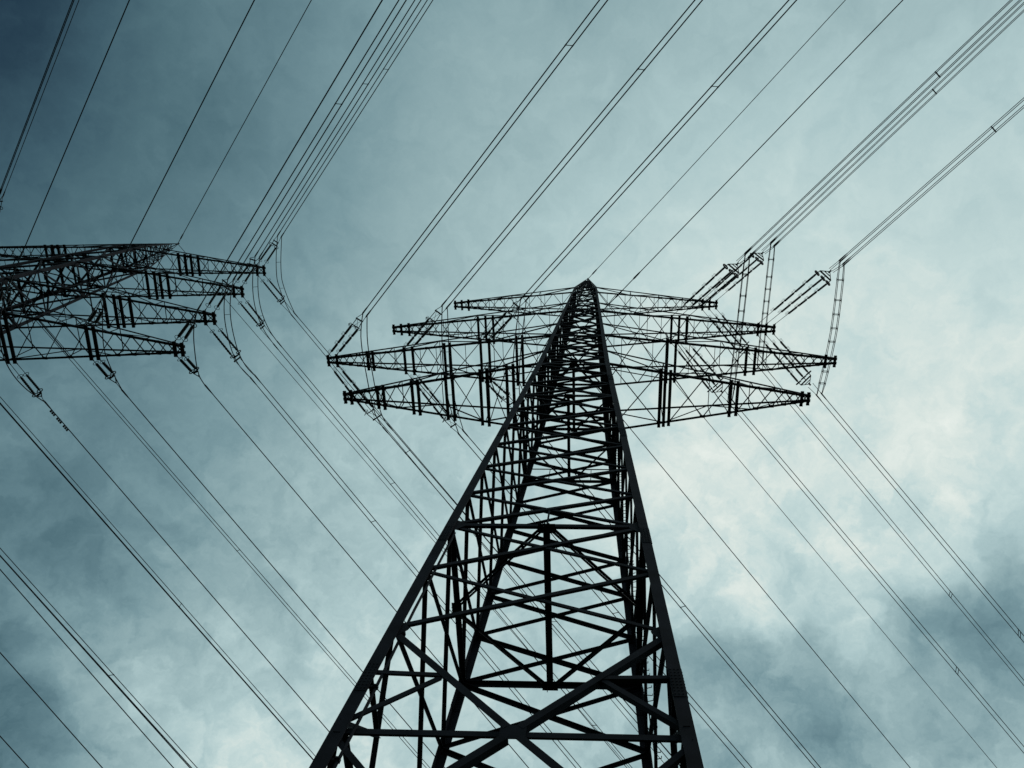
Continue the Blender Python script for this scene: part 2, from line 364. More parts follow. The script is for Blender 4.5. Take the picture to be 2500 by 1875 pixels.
M_STEEL = mat('painted_steel', (0.013, 0.012, 0.017), 0.78, 0.0, 0.5, 1.6, 0.12)
M_STEEL_B = mat('painted_steel_dark', (0.013, 0.0125, 0.017), 0.8, 0.0, 0.45, 1.6, 0.12)
M_CABLE = mat('weathered_cable', (0.012, 0.012, 0.017), 0.7, 0.0, 0.2, 8.0)
M_PORC = mat('brown_porcelain', (0.014, 0.011, 0.011), 0.5, 0.0, 0.2, 9.0)
M_FIT = mat('galvanised_fitting', (0.016, 0.016, 0.020), 0.65, 0.0, 0.2, 9.0)
M_GRASS = mat('meadow_grass', (0.035, 0.048, 0.022), 0.95, 0.0, 0.45, 0.35, 0.1)
M_CONC = mat('concrete', (0.28, 0.27, 0.25), 0.9, 0.0, 0.2, 2.0)

# ---------------------------------------------------------------- mesh collector
class MB:
    def __init__(s): s.v = []; s.f = []
    def add(s, vs, fs):
        n = len(s.v); s.v += [tuple(v) for v in vs]; s.f += [tuple(i + n for i in f) for f in fs]
    def angle(s, p, q, b, n1, t=None, off=0.0, flip=1):
        """steel angle: heel on the line p-q, one flange in the plane with normal n1, the other along -n1"""
        p = Vector(p); q = Vector(q); d = (q - p)
        if d.length < 1e-6: return
        d.normalize(); n1 = Vector(n1); n1 = (n1 - d * n1.dot(d)).normalized()
        u = d.cross(n1).normalized() * flip
        t = t or max(0.008, b * 0.11)
        o = -n1 * off - u * b * 0.5
        prof = [(0, 0), (b, 0), (b, t), (t, t), (t, b), (0, b)]
        vs = []
        for P in (p, q):
            for (a, c) in prof: vs.append(P + o + u * a - n1 * c)
        fs = [(i, (i + 1) % 6, 6 + (i + 1) % 6, 6 + i) for i in range(6)] + [(0, 5, 4, 3), (0, 3, 2, 1), (6, 7, 8, 9), (6, 9, 10, 11)]
        s.add(vs, fs)
    def brace(s, p, q, b, n1, off=0.0, flip=1, trim=.13):
        p = Vector(p); q = Vector(q); d = (q - p).normalized()
        s.angle(p + d * trim, q - d * trim, b, n1, None, off, flip)
    def corner(s, p, q, u0, v0, b0, u1, v1, b1):
        """leg angle whose heel runs p-q and whose flanges point along u and v"""
        vs = []
        for P, u, v, b in ((Vector(p), Vector(u0), Vector(v0), b0), (Vector(q), Vector(u1), Vector(v1), b1)):
            t = b * 0.12
            for (a, c) in [(0, 0), (b, 0), (b, t), (t, t), (t, b), (0, b)]: vs.append(P + u * a + v * c)
        s.add(vs, [(i, (i + 1) % 6, 6 + (i + 1) % 6, 6 + i) for i in range(6)] + [(0, 5, 4, 3), (0, 3, 2, 1), (6, 7, 8, 9), (6, 9, 10, 11)])
    def box(s, c, ax, ay, az):
        c = Vector(c); ax = Vector(ax); ay = Vector(ay); az = Vector(az)
        vs = [c + ax * i + ay * j + az * k for i in (-1, 1) for j in (-1, 1) for k in (-1, 1)]
        s.add(vs, [(0, 1, 3, 2), (4, 6, 7, 5), (0, 4, 5, 1), (2, 3, 7, 6), (0, 2, 6, 4), (1, 5, 7, 3)])
    def bar(s, p, q, w, h=None, up=(0, 0, 1)):
        p = Vector(p); q = Vector(q); d = q - p; L = d.length
        if L < 1e-6: return
        d.normalize(); up = Vector(up)
        if abs(d.dot(up)) > 0.98: up = Vector((1, 0, 0))
        x = d.cross(up).normalized(); y = x.cross(d).normalized()
        s.box((p + q) / 2, d * L / 2, x * w / 2, y * (h or w) / 2)
    def tube(s, pts, r, n=6, cap=True):
        pts = [Vector(p) for p in pts]; rs = r if isinstance(r, (list, tuple)) else [r] * len(pts)
        base = len(s.v); prev = None
        for i, p in enumerate(pts):
            d = (pts[min(i + 1, len(pts) - 1)] - pts[max(i - 1, 0)])
            if d.length < 1e-9: d = Vector((0, 0, 1))
            d.normalize()
            if prev is None:
                a = Vector((0, 0, 1)) if abs(d.z) < .9 else Vector((1, 0, 0)); x = d.cross(a).normalized()
            else:
                x = (prev - d * prev.dot(d)).normalized()
            prev = x; y = d.cross(x)
            for k in range(n):
                t = 2 * math.pi * k / n
                s.v.append(tuple(p + (x * math.cos(t) + y * math.sin(t)) * rs[i]))
        for i in range(len(pts) - 1):
            for k in range(n):
                a = base + i * n + k; b = base + i * n + (k + 1) % n
                s.f.append((a, b, b + n, a + n))
        if cap:
            s.f.append(tuple(base + k for k in reversed(range(n))))
            s.f.append(tuple(base + (len(pts) - 1) * n + k for k in range(n)))
    def torus(s, c, ax, R, r, n=20, m=6):
        c = Vector(c); ax = Vector(ax).normalized()
        a = Vector((0, 0, 1)) if abs(ax.z) < .9 else Vector((1, 0, 0)); x = ax.cross(a).normalized(); y = ax.cross(x)
        base = len(s.v)
        for i in range(n):
            t = 2 * math.pi * i / n; e = x * math.cos(t) + y * math.sin(t)
            for j in range(m):
                u = 2 * math.pi * j / m
                s.v.append(tuple(c + e * (R + r * math.cos(u)) + ax * r * math.sin(u)))
        for i in range(n):
            for j in range(m):
                s.f.append((base + i * m + j, base + i * m + (j + 1) % m, base + ((i + 1) % n) * m + (j + 1) % m, base + ((i + 1) % n) * m + j))
    def build(s, name, m, parent=None, smooth=False):
        me = bpy.data.meshes.new(name); me.from_pydata(s.v, [], s.f); me.update()
        me.materials.append(m)
        if smooth: me.polygons.foreach_set('use_smooth', [True] * len(me.polygons))
        o = bpy.data.objects.new(name, me); C.objects.link(o)
        if parent is not None: o.parent = parent
        return o

def tag(o, label=None, cat=None, group=None, kind=None):
    if label: o['label'] = label
    if cat: o['category'] = cat
    if group: o['group'] = group
    if kind: o['kind'] = kind
    return o

def empty(name, loc=(0, 0, 0), rz=0.0):
    o = bpy.data.objects.new(name, None); C.objects.link(o)
    o.location = loc; o.rotation_euler = (0, 0, rz); o.empty_display_size = 1.0
    return o

ZG = 1.6      # camera height above the ground; the tower tables below are heights above the camera

# ---------------------------------------------------------------- ground
g = MB(); n = 40; R_ = 3000.0
def gh(x, y):
    r = math.hypot(x, y)
    return -0.02 + (0.0 if r < 120 else (r - 120) * 0.002 * (math.sin(x * .004) + math.cos(y * .005)) * .5)
gx = [-R_ + 2 * R_ * i / n for i in range(n + 1)]
g.v = [(x, y, gh(x, y)) for x in gx for y in gx]
g.f = [(i * (n + 1) + j, (i + 1) * (n + 1) + j, (i + 1) * (n + 1) + j + 1, i * (n + 1) + j + 1) for i in range(n) for j in range(n)]
tag(g.build('ground', M_GRASS), 'dark meadow under the two pylons', 'ground', kind='structure')

# ---------------------------------------------------------------- lattice tower
FACES = [((-1, -1), (1, -1), (0, -1)), ((1, -1), (1, 1), (1, 0)), ((1, 1), (-1, 1), (0, 1)), ((-1, 1), (-1, -1), (-1, 0))]

def make_tower(name, w, levels, arms, apexz, topz, legb, loc, rz, label, first_front_only=False, opts=None):
    opts = opts or {}
    root = empty(name, loc, rz)
    tag(root, label, 'pylon', 'lattice transmission towers')
    zb = -ZG                                # ground in camera-height coordinates
    def P(sx, sy, z): return Vector((sx * w(z), sy * w(z), z + ZG))
    # legs with splice plates and footings
    legs = {}
    zl = [zb] + [z for z in opts.get('splices', [])] + [topz]
    for (sx, sy) in ((-1, -1), (1, -1), (1, 1), (-1, 1)):
        m = MB()
        ks = sorted(set([zb] + [topz] + [z for z in (12, 23.3, 46) if zb < z < topz]))
        for a, b in zip(ks[:-1], ks[1:]):
            m.corner(P(sx, sy, a), P(sx, sy, b), (-sx, 0, 0), (0, -sy, 0), legb(a), (-sx, 0, 0), (0, -sy, 0), legb(b))
        leg = m.build('tower_leg', M_STEEL, root); legs[(sx, sy)] = leg
        for z in opts.get('splices', []):
            sp = MB(); L = 1.1; b = legb(z)
            A0, A1 = P(sx, sy, z - L / 2), P(sx, sy, z + L / 2); d = (A1 - A0).normalized(); mid = (A0 + A1) / 2
            for (u, nn) in ((Vector((-sx, 0, 0)), Vector((0, sy, 0))), (Vector((0, -sy, 0)), Vector((sx, 0, 0)))):
                inn = -nn * (b * 0.12 + 0.014)
                for side_off, thick in ((nn * 0.008, 0.006), (inn, 0.011)):
                    sp.box(mid + u * (b * 0.52) + side_off, d * L / 2, u * b * 0.42, nn * thick)
                for i in range(9):
                    for j in (0.22, 0.5, 0.78):
                        c = mid + d * (-L / 2 + 0.09 + i * (L - 0.18) / 8) + u * (b * j + 0.01)
                        sp.box(c + nn * 0.018, d * 0.016, u * 0.016, nn * 0.009)
                        sp.box(c + inn - nn * 0.024, d * 0.017, u * 0.017, nn * 0.014)
            sp.build('splice_plate', M_STEEL_B, leg)
        ft = MB(); p = P(sx, sy, zb); ft.tube([p + Vector((0, 0, -.4)), p + Vector((0, 0, .35))], 0.5, 16)
        ft.build('footing', M_CONC, root)
    # face bracing
    ups = MB()
    for i in range(len(levels) - 1):
        z0, z1 = levels[i], levels[i + 1]
        kpanel = (i == opts.get('kpanel', -1))
        for fi, (a, b, nrm) in enumerate(FACES):
            A0, B0, A1, B1 = P(*a, z0), P(*b, z0), P(*a, z1), P(*b, z1)
            nn = Vector((nrm[0], nrm[1], 0.05)).normalized()
            ff = 0.018 + legb(z0) * 0.12
            single = z1 <= opts.get('single_below', 46.1) and z0 >= opts.get('single_above', -9)
            bs = opts['brace'](z0)
            fs_ = 1.0 if nrm[1] == -1 else (.95 if nrm[1] == 1 else .76)
            if kpanel:
                mid = (A0 + B0 + A1 + B1) / 4
                zm = opts['kmid']
                cA, cB = P(*a, zm), P(*b, zm); mid = (cA + cB) / 2
                for X, Y in ((A1, mid), (B1, mid), (mid, A0), (mid, B0)):
                    m = MB(); m.brace(X, Y, bs * 1.18 * fs_, nn, off=ff, trim=.2); m.build('diagonal_brace', M_STEEL_B, root)
                m = MB(); m.brace(cA, cB, bs * 1.1 * fs_, nn, off=ff + bs * .2 + .05); m.build('horizontal_brace', M_STEEL_B, root)
                for (top, cc, z_) in ((A1, cA, 1), (B1, cB, 1), (A0, cA, -1), (B0, cB, -1)):
                    q = top.lerp(mid, 0.5)
                    lp = cc.lerp(top, 0.52)
                    m = MB(); m.brace(lp, q, bs * 0.85, nn, off=ff + .012, trim=.02); m.build('secondary_brace', M_STEEL_B, root)
                    m = MB(); m.brace(cc.lerp(top, 0.03), q, bs * 0.9, nn, off=ff + .03, trim=.05); m.build('secondary_brace', M_STEEL_B, root)
                m = MB(); m.box(mid - nn * (ff + .02), (cB - cA).normalized() * .26, Vector((0, 0, .2)), nn * .008)
                m.build('gusset_plate', M_STEEL_B, root)
                continue
            if single:
                m = MB(); m.brace(A0, B1, bs * fs_, nn, off=ff); m.build('diagonal_brace', M_STEEL_B, root)
                m = MB(); m.brace(B0, A1, bs * .78 * fs_, nn, off=ff + bs * .14 + .004, flip=-1); m.build('diagonal_brace', M_STEEL_B, root)
            else:
                ups.brace(A0, B1, bs, nn, off=ff); ups.brace(B0, A1, bs * .8, nn, off=ff + bs * .14 + .004, flip=-1)
    if ups.v: tag(ups.build('upper_bracing', M_STEEL_B, root), kind='stuff')
    # diaphragms: four horizontals, a diamond between their middles, and a middle bar
    for (z, kind, bs) in opts['diaphragms']:
        cs = [P(sx, sy, z) for sx, sy in ((-1, -1), (1, -1), (1, 1), (-1, 1))]
        m = MB(); nn = Vector((0, 0, 1))
        for k in range(4):
            a, b = cs[k], cs[(k + 1) % 4]; m.angle(a, b, bs, Vector((FACES[k][2][0], FACES[k][2][1], 0)), off=.05)
        mids = [(cs[k] + cs[(k + 1) % 4]) / 2 for k in range(4)]
        if kind >= 1:
            for k in range(4):
                a, b = mids[k], mids[(k + 1) % 4]; d = (b - a).normalized(); s_ = d.cross(nn) * bs * .30
                if kind == 2:
                    m.angle(a + s_, b + s_, bs * .42, nn, off=.04); m.angle(a - s_, b - s_, bs * .42, nn, off=.04, flip=-1)
                    L = (b - a).length; cnt = max(3, int(L / 0.9))
                    for q in range(1, cnt):
                        c = a.lerp(b, q / cnt); m.box(c - nn * .045, d * .05, s_ * 1.3, nn * .006)
                else:
                    m.angle(a, b, bs * .7, nn, off=.04)
            m.angle(mids[0], mids[2], bs * 1.2, nn, off=.02)
            for k in range(4):
                d = (cs[(k + 1) % 4] - cs[k]).normalized(); inn = -Vector((FACES[k][2][0], FACES[k][2][1], 0))
                m.box(mids[k] + inn * bs * .75 - nn * .075, d * bs * 1.55, inn * bs * .95, nn * .007)
        else:
            m.angle(cs[0], cs[2], bs * .7, nn, off=.02); m.angle(cs[1], cs[3], bs * .7, nn, off=.05)
        m.build('diaphragm', M_STEEL_B, root)
    # gusset plates where big members meet the legs
    for (z, s_) in opts.get('gussets', []):
        for fi, (a, b, nrm) in enumerate(FACES):
            nn = Vector((nrm[0], nrm[1], 0)); ff = legb(z) * .12 + .012
            for (e, o_) in ((a, b), (b, a)):
                m = MB(); p = P(*e, z); d = (P(*o_, z) - p).normalized(); up = (P(*e, z + 1) - p).normalized()
                pts = [p + up * s_, p + d * s_ * .75 + up * s_ * .45, p + d * s_ * 1.15, p + d * s_ * 1.1 - up * s_ * .25, p + d * s_ * .6 - up * s_ * .9, p - up * s_]
                pts = [q + d * .02 - nn * ff for q in pts]
                m.add(pts + [q - nn * .012 for q in pts], [(0, 1, 2, 3, 4, 5), (11, 10, 9, 8, 7, 6)] + [(i, 6 + i, 6 + (i + 1) % 6, (i + 1) % 6) for i in range(6)])
                for i in range(4):
                    for j in range(3):
                        c = p + d * s_ * (.35 + .2 * j) + up * s_ * (-.3 + .22 * i) - nn * (ff + .012)
                        m.box(c - nn * .008, d * .014, up * .014, nn * .01)
                m.build('gusset_plate', M_STEEL_B, legs[e])
    # peak
    m = MB(); pt = Vector((0, 0, apexz + ZG)); nlev = 5
    ww = w(topz)
    def Q(sx, sy, f): 
        r = ww * (1 - f) + 0.06 * f
        return Vector((sx * r, sy * r, topz + (apexz - topz) * f + ZG))
    for (sx, sy) in ((-1, -1), (1, -1), (1, 1), (-1, 1)):
        m.corner(Q(sx, sy, 0), Q(sx, sy, 1), (-sx, 0, 0), (0, -sy, 0), legb(topz) * .8, (-sx, 0, 0), (0, -sy, 0), .05)
    fr = [0, .16, .31, .45, .58, .7, .81]
    for i in range(len(fr) - 1):
        for (a, b, nrm) in FACES:
            nn = Vector((nrm[0], nrm[1], 0))
            m.angle(Q(*a, fr[i]), Q(*b, fr[i + 1]), .055, nn, off=.02); m.angle(Q(*b, fr[i]), Q(*a, fr[i + 1]), .055, nn, off=.03)
            m.angle(Q(*a, fr[i]), Q(*b, fr[i]), .055, nn, off=.04)
    m.tube([Q(0, 0, 1) - Vector((0, 0, .25)), Q(0, 0, 1) + Vector((0, 0, .35))], .07, 8)
    m.build('tower_peak', M_STEEL_B, root)
    # crossarms
    for (z, L, t, zt, left, right, post, nm) in arms:
        for side, Xs in ((-1, left), (1, right)):
            W, Wt = w(z), w(zt)
            def hw(X): return W + (t - W) * (X - W) / (L - W)
            def B_(X, f): return Vector((side * X, f * hw(X), z + ZG))
            def Tp(X, f):     # top chord
                k = (X - Wt) / (L - Wt)
                return Vector((side * X, f * (Wt + (t - Wt) * k), zt + (z + .12 - zt) * k + ZG))
            m = MB(); cb = .125 if L > 12 else .105; tb = .085
            for f in (-1, 1):
                nz = Vector((0, 0, -1))
                m.angle(B_(W * .98, f), B_(L + .08, f), cb, Vector((0, f, 0)), flip=f * side)
                m.angle(Tp(Wt * .98, f), Tp(L, f), tb, Vector((0, f, 0)), flip=-f * side)
            arm = m.build('crossarm', M_STEEL, root)
            for X in Xs:
                h = hw(X) + .14; bm = MB()
                bm.bar((side * X, -h, z + ZG - .09), (side * X, h, z + ZG - .09), opts.get('beam', .17), .07)
                bm.bar((side * X, -h, z + ZG - .05), (side * X, h, z + ZG - .05), .03, .1)
                for f in (-1, 1): bm.box((side * X, f * h, z + ZG - .10), (.085, 0, 0), (0, .03, 0), (0, 0, .07))
                bm.build('cross_beam', M_STEEL_B, arm)
            # bottom lattice
            lt = MB(); stops = [W + .1]
            xs = sorted(Xs)
            grp = []
            for X in xs:
                if grp and X - grp[-1][-1] < 0.75: grp[-1].append(X)
                else: grp.append([X])
            edges = [W]
            for gr in grp: edges += [gr[0], gr[-1]]
            for a, b in zip(edges[:-1], edges[1:]):
                if b - a < .15: continue
                wd = hw(a) + hw(b)
                k = max(1, int(round((b - a) / (wd * opts.get('lat', .72)))))
                if b - a < .75:
                    if wd > 1.3: continue
                    k = 1
                # steps shrink with the width
                rat = (hw(b) / hw(a)) ** (1.0 / k); tot = sum(rat ** i for i in range(k)); x = a
                for i in range(k):
                    x2 = x + (b - a) * rat ** i / tot
                    th = .05 if L > 12 else .045
                    z_ = Vector((0, 0, -.03))
                    lt.angle(B_(x, -1) + z_, B_(x2, 1) + z_, th, (0, 0, -1)); lt.angle(B_(x, 1) + z_, B_(x2, -1) + z_, th, (0, 0, -1), off=.012)
                    xm = (x + x2) / 2
                    if post and wd > .9: lt.bar(B_(xm, -1) + z_ * 2, B_(xm, 1) + z_ * 2, .035, .02)
                    for f in (-1, 1):
                        if L - x < L * .62: lt.box(B_(x2, f) + Vector((0, -f * .06, -.015)), (.15, 0, 0), (0, .085, 0), (0, 0, .006))
                    x = x2
            lt.build('arm_lattice', M_STEEL_B, arm)
            # upright faces and top ties
            st = MB()
            for f in (-1, 1):
                nn = Vector((0, f, 0))
                fs = [0, .28, .52, .72, .86]
                Xf = lambda s_: W + (L - W) * s_
                for k in range(len(fs) - 1):
                    a, b = Xf(fs[k]), Xf(fs[k + 1])
                    if k == 0: st.angle(Tp(Wt, f), B_(b, f), .07, nn, off=.03)
                    elif k == 1: st.angle(B_(a, f), Tp(b, f), .06, nn, off=.03)
                    elif k == 2: st.angle(Tp(a, f), B_(b, f), .06, nn, off=.03)
                    else: st.angle(B_(a, f), Tp(b, f), .045, nn, off=.03)
                    st.bar(B_(b, f), Tp(b, f), .04, .04)
            for s_ in (.28, .52, .72):
                X = W + (L - W) * s_
                st.bar(Tp(X, -1), Tp(X, 1), .04, .04)
            st.build('arm_hangers', M_STEEL_B, arm)
    return root, P

def lerp_w(pts):
    def w(z):
        for (z0, w0), (z1, w1) in zip(pts[:-1], pts[1:]):
            if z <= z1: return w0 + (w1 - w0) * (z - z0) / (z1 - z0)
        return pts[-1][1]
    return w

w_main = lerp_w([(-1.6, 4.30), (12.0, 3.62), (23.3, 3.09), (46.0, 2.00), (74.56, .97), (90, .4)])
w_left = lambda z: .0346 * (105.23 - z)
leg_main = lambda z: .30 if z < 10 else (.30 - (z - 10) * .0011 if z < 46 else .26 - (z - 46) * .0038)
leg_left = lambda z: .30 if z < 40 else .30 - (z - 40) * .0035

lev_main = [-1.6, 3.9, 8.9, 17.063, 20.247, 23.345, 26.043, 28.755, 31.459, 34.092, 36.653, 39.157, 41.543, 43.778, 46.018,
            47.7, 49.193, 51.6, 53.939, 55.9, 57.788, 60.3, 62.825, 64.6, 66.325, 69.1, 71.817, 74.56]
arms_main = [
    (71.82, 10.93, .203, 74.5, [10.93, 10.37, 9.80], [10.93, 10.37, 9.80], True, 'A'),
    (62.83, 14.10, .204, 66.33, [14.10, 13.53, 12.95, 7.72, 7.16, 6.60], [14.10, 13.53, 12.95, 7.72, 7.16, 6.60], True, 'B'),
    (53.94, 16.39, .200, 57.79, [16.39, 15.82, 13.77, 13.42, 11.32, 10.77, 8.67, 8.31, 6.30, 5.75, 3.97, 3.59], [16.39, 15.80, 11.32, 10.77, 6.25, 5.72], True, 'C'),
    (46.02, 13.04, .195, 49.19, [13.04, 12.68, 11.15, 10.80, 9.15, 8.80, 7.20, 6.82, 5.24, 4.86, 3.74, 3.37], [13.04, 12.68, 9.11, 8.74, 5.37, 5.08, 4.82], False, 'D')]
main, PM = make_tower('transmission_tower', w_main, lev_main, arms_main, 84.0, 74.56, leg_main, (0, 0, 0), 0.0,
    'tall dark steel lattice pylon filling the centre, its four wide crossarms seen from below',
    opts=dict(splices=[14.9, 22.6, 33.0, 42.6], kpanel=2, kmid=13.163, brace=lambda z: .15 if z < 26 else (.14 if z < 46 else .125),
              single_above=8.0, diaphragms=[(23.345, 2, .17), (39.157, 1, .12), (46.018, 1, .13), (53.94, 0, .12), (62.83, 0, .1), (71.82, 0, .09), (74.5, 0, .08), (3.9, 1, .16)],
              gussets=[(17.06, .42), (23.345, .5), (46.0, .4), (53.9, .35)]))
lev_left = [-1.6, 6, 13, 19, 24.5, 29.6, 34.3, 38.7, 43.0, 48.03, 51.6, 55.93, 59.7, 64.82, 68.3, 73.81, 76.1]
arms_left = [
    (73.81, 12.30, .279, 76.0, [12.30, 11.70, 6.63, 6.01, 5.52, 4.93], [12.30, 11.70, 6.63, 6.01, 5.52, 4.93], True, 'A'),
    (64.82, 13.93, .262, 68.3, [13.93, 13.29, 8.25, 7.67, 7.25, 6.64], [13.93, 13.29, 8.25, 7.67, 7.25, 6.64], True, 'B'),
    (55.93, 15.53, .259, 59.7, [15.53, 14.92, 9.93, 9.29, 8.88, 8.20], [15.53, 14.92, 9.93, 9.29, 8.88, 8.20], True, 'C'),
    (48.03, 17.00, .236, 51.6, [17.00, 16.56, 11.87, 11.44, 6.74, 6.31], [17.00, 16.56, 11.87, 11.44, 6.74, 6.31], False, 'D')]
left, PL = make_tower('transmission_tower', w_left, lev_left, arms_left, 84.0, 76.1, leg_left, (-39.952, -3.468, 0), .073,
    'dense lattice pylon at the left edge, cut by the frame, its crossarms pointing right',
    opts=dict(beam=.21, splices=[40.0, 52.5], kpanel=-1, kmid=0, brace=lambda z: .18 if z < 46 else .155, single_below=76.2, single_above=38,
              diaphragms=[(43.0, 1, .15), (48.03, 2, .15), (51.6, 1, .13), (55.93, 2, .14), (59.7, 1, .12), (64.82, 2, .13), (68.3, 1, .12), (73.81, 2, .12), (76.0, 1, .1)],
              gussets=[(48.03, .5), (55.93, .45), (64.82, .42), (73.8, .35), (43.0, .4)]))

# fittings of the main tower: hanger of the diaphragm, climbing pegs, conduit, railing
m = MB()
pm = (PM(-1, -1, 23.345) + PM(1, -1, 23.345)) / 2; pu = (PM(-1, -1, 24.75) + PM(1, -1, 24.75)) / 2
m.bar(pm + Vector((0, .1, 0)), pu + Vector((0, .1, 0)), .07, .05); m.build('hanger', M_STEEL_B, main)
m = MB(); prev = None; z = 2.0; k = 0
rail = []
while z < 45:
    p = PM(1, 1, z) + Vector((.13, .02, 0)); rail.append(p)
    q = p + Vector((.20, -.02, .05 if k % 2 else -.05))
    m.tube([p, q, q + Vector((0, 0, .09))], .016, 5)
    z += .33; k += 1
m.tube([rail[0], rail[-1]], .022, 6); m.build('climbing_pegs', M_STEEL, main)
m = MB(); pts = [PM(-1, -1, z) + Vector((.42 if z < 15 else .36, .10, 0)) for z in (-1.2, 4, 9, 14, 18, 22.8)]
m.tube(pts, .035, 6)
for z in (9.5, 12.2, 14.6, 16.8):
    p = PM(-1, -1, z) + Vector((.30, .08, 0)); m.box(p, (.16, 0, 0), (0, .03, 0), (0, 0, .03)); m.box(p + Vector((.1, .02, .03)), (.05, 0, 0), (0, .05, 0), (0, 0, .05))
m.build('conduit', M_STEEL_B, main)
m = MB()
for sy in (1,):
    a, b = PM(-1, sy, 39.3), PM(1, sy, 39.3); e = Vector((.5, 0, 0)); up = Vector((0, 0, 1.7))
    m.bar(a + up, b + up, .045, .045)
    for f in (.27, .73): m.bar(a.lerp(b, f), a.lerp(b, f) + up, .035, .035)
    m.bar(a, a.lerp(b, .27) + up * .0 + Vector((0, 0, .02)), .03, .03)
m.build('railing', M_STEEL_B, main)

# ---------------------------------------------------------------- four-wire bundles are square in section
for k in ('S4', 'S5', 'S6'):
    ws = WIRES[k]; a = sum((Vector(w[0]) for w in ws), Vector()) / 4; b = sum((Vector(w[1]) for w in ws), Vector()) / 4
    d = (b - a).normalized(); hv = Vector((d.y, -d.x, 0)).normalized(); uv = hv.cross(d).normalized()
    if uv.z < 0: uv = -uv
    WIRES[k] = [(tuple(a + (hv * i + uv * j) * QH), tuple(b + (hv * i + uv * j) * QH)) for i, j in ((-1, 1), (-1, -1), (1, 1), (1, -1))]

# ---------------------------------------------------------------- insulator strings
DN = {'up': 'upper', 'dn': 'lower'}
SLAB = {
 'S1': 'double insulator string rising from the left tip of the central pylon third crossarm',
 'S2': 'double insulator string rising from the third crossarm left half, second from its tip',
 'S3': 'double insulator string rising from the third crossarm beside the left legs of the central pylon',
 'S4': 'triple insulator string rising over the top crossarm right end, left one of two overlapping',
 'S5': 'triple insulator string rising from the right tip of the central pylon top crossarm',
 'S6': 'triple insulator string standing alone at far right, rising from the second crossarm tip',
 'S7': 'double insulator string hanging down right from the left tip of the central pylon third crossarm',
 'S8': 'double insulator string crossing the left bottom crossarm of the central pylon, right of another',
 'S9': 'double insulator string running down behind the left legs of the central pylon',
 'S10': 'triple insulator string running down right from the right tip of the top crossarm',
 'S11': 'triple insulator string running down right from the right tip of the second crossarm',
 'S12': 'triple insulator string running down across the bottom right crossarm of the central pylon',
 'S13': 'double insulator string rising from the top crossarm tip of the left pylon, topmost one',
 'S14': 'double insulator string rising from the second crossarm tip of the left pylon',
 'S15': 'double insulator string rising from the third crossarm tip of the left pylon',
 'S16': 'short thick double insulator rising from the bottom crossarm tip of the left pylon',
 'S17': 'short thick double insulator rising from the middle of the left pylon bottom crossarm',
 'S18': 'short double insulator rising near the legs of the left pylon at the left frame edge',
 'S19': 'double insulator string running down right from the top crossarm tip of the left pylon',
 'S20': 'double insulator string running down right from the second crossarm tip of the left pylon',
 'S21': 'double insulator string running down right from the third crossarm tip of the left pylon',
 'S22': 'short thick double insulator below the bottom crossarm tip of the left pylon',
 'S23': 'short thick double insulator below the middle of the left pylon bottom crossarm',
 'S24': 'slim double insulator below the left pylon bottom crossarm, nearest the left frame edge',
}
WLAB = {
 'S1': 'twin conductor with spacer rising to the top edge, leftmost of the three central pairs',
 'S2': 'twin conductor with spacer rising to the top edge, middle of the three central pairs',
 'S3': 'twin conductor with spacer rising to the top edge, rightmost of the three central pairs',
 'S4': 'four wire bundle rising to the top right corner, the upper of two close bundles',
 'S5': 'four wire bundle rising to the top right corner, the lower of two close bundles',
 'S6': 'four wire bundle leaving by the right edge below the corner, apart from the other two',
 'S7': 'twin conductor descending right from the left tip of the third crossarm, behind the legs',
 'S8': 'twin conductor descending behind the central pylon legs, coming out low on their right side',
 'S9': 'twin conductor descending behind the central pylon, crossing dark cloud right of its right leg',
 'S10': 'twin conductor descending to the right edge with a double spacer, middle of three right pairs',
 'S11': 'twin conductor descending to the right edge, uppermost of three right pairs',
 'S12': 'twin conductor descending to the lower right corner, lowest of three right pairs',
 'S13': 'twin conductor rising from the left pylon top crossarm, rightmost of the fan of close wires',
 'S14': 'twin conductor rising from the left pylon second crossarm, middle pair of the fan',
 'S15': 'twin conductor rising from the left pylon third crossarm, left pair of the fan',
 'S16': 'single conductor rising just left of the fan of close pairs',
 'S17': 'single dark conductor rising to the top edge from the left pylon middle',
 'S18': 'single thick conductor rising at far left, second bundle from the left edge',
 'S19': 'twin conductor descending from the left pylon top crossarm past the central third crossarm tip',
 'S20': 'twin conductor descending from the left pylon second crossarm tip to the central left leg',
 'S21': 'twin conductor descending from the left pylon third crossarm tip with a spacer low down',
 'S22': 'single conductor descending from the left pylon bottom crossarm tip',
 'S23': 'single conductor descending from the middle of the left pylon bottom crossarm',
 'S24': 'single conductor descending below the left pylon, carrying a row of small tags',
 'S25': 'close thick conductors crossing the dark top left corner',
 'S26': 'twin conductor descending from behind the left pylon bottom crossarm with a small spacer',
 'S27': 'thick double line with a thinner wire, entering the left edge at mid height',
 'S28': 'thick double line with a thinner wire and spacer, in the lower left corner',
 'S29': 'single conductor cutting the very bottom left corner',
 'S30': 'single conductor descending in the lower left, next above the corner wire',
 'S31': 'single conductor just below the thick double line in the lower left',
 'E1u': 'thin earth wire rising from the peak of the central pylon',
 'E1l': 'thin earth wire descending right from the central pylon peak, seen through its right crossarms',
 'E2u': 'earth wire rising from the peak of the left pylon',
 'E2l': 'thin earth wire descending from the left pylon peak between its pairs',
 'Bu': 'single conductor rising from the central pylon body, rightmost single line at the top edge',
 'Bl': 'single conductor descending from the central pylon, first line right of its right leg',
}

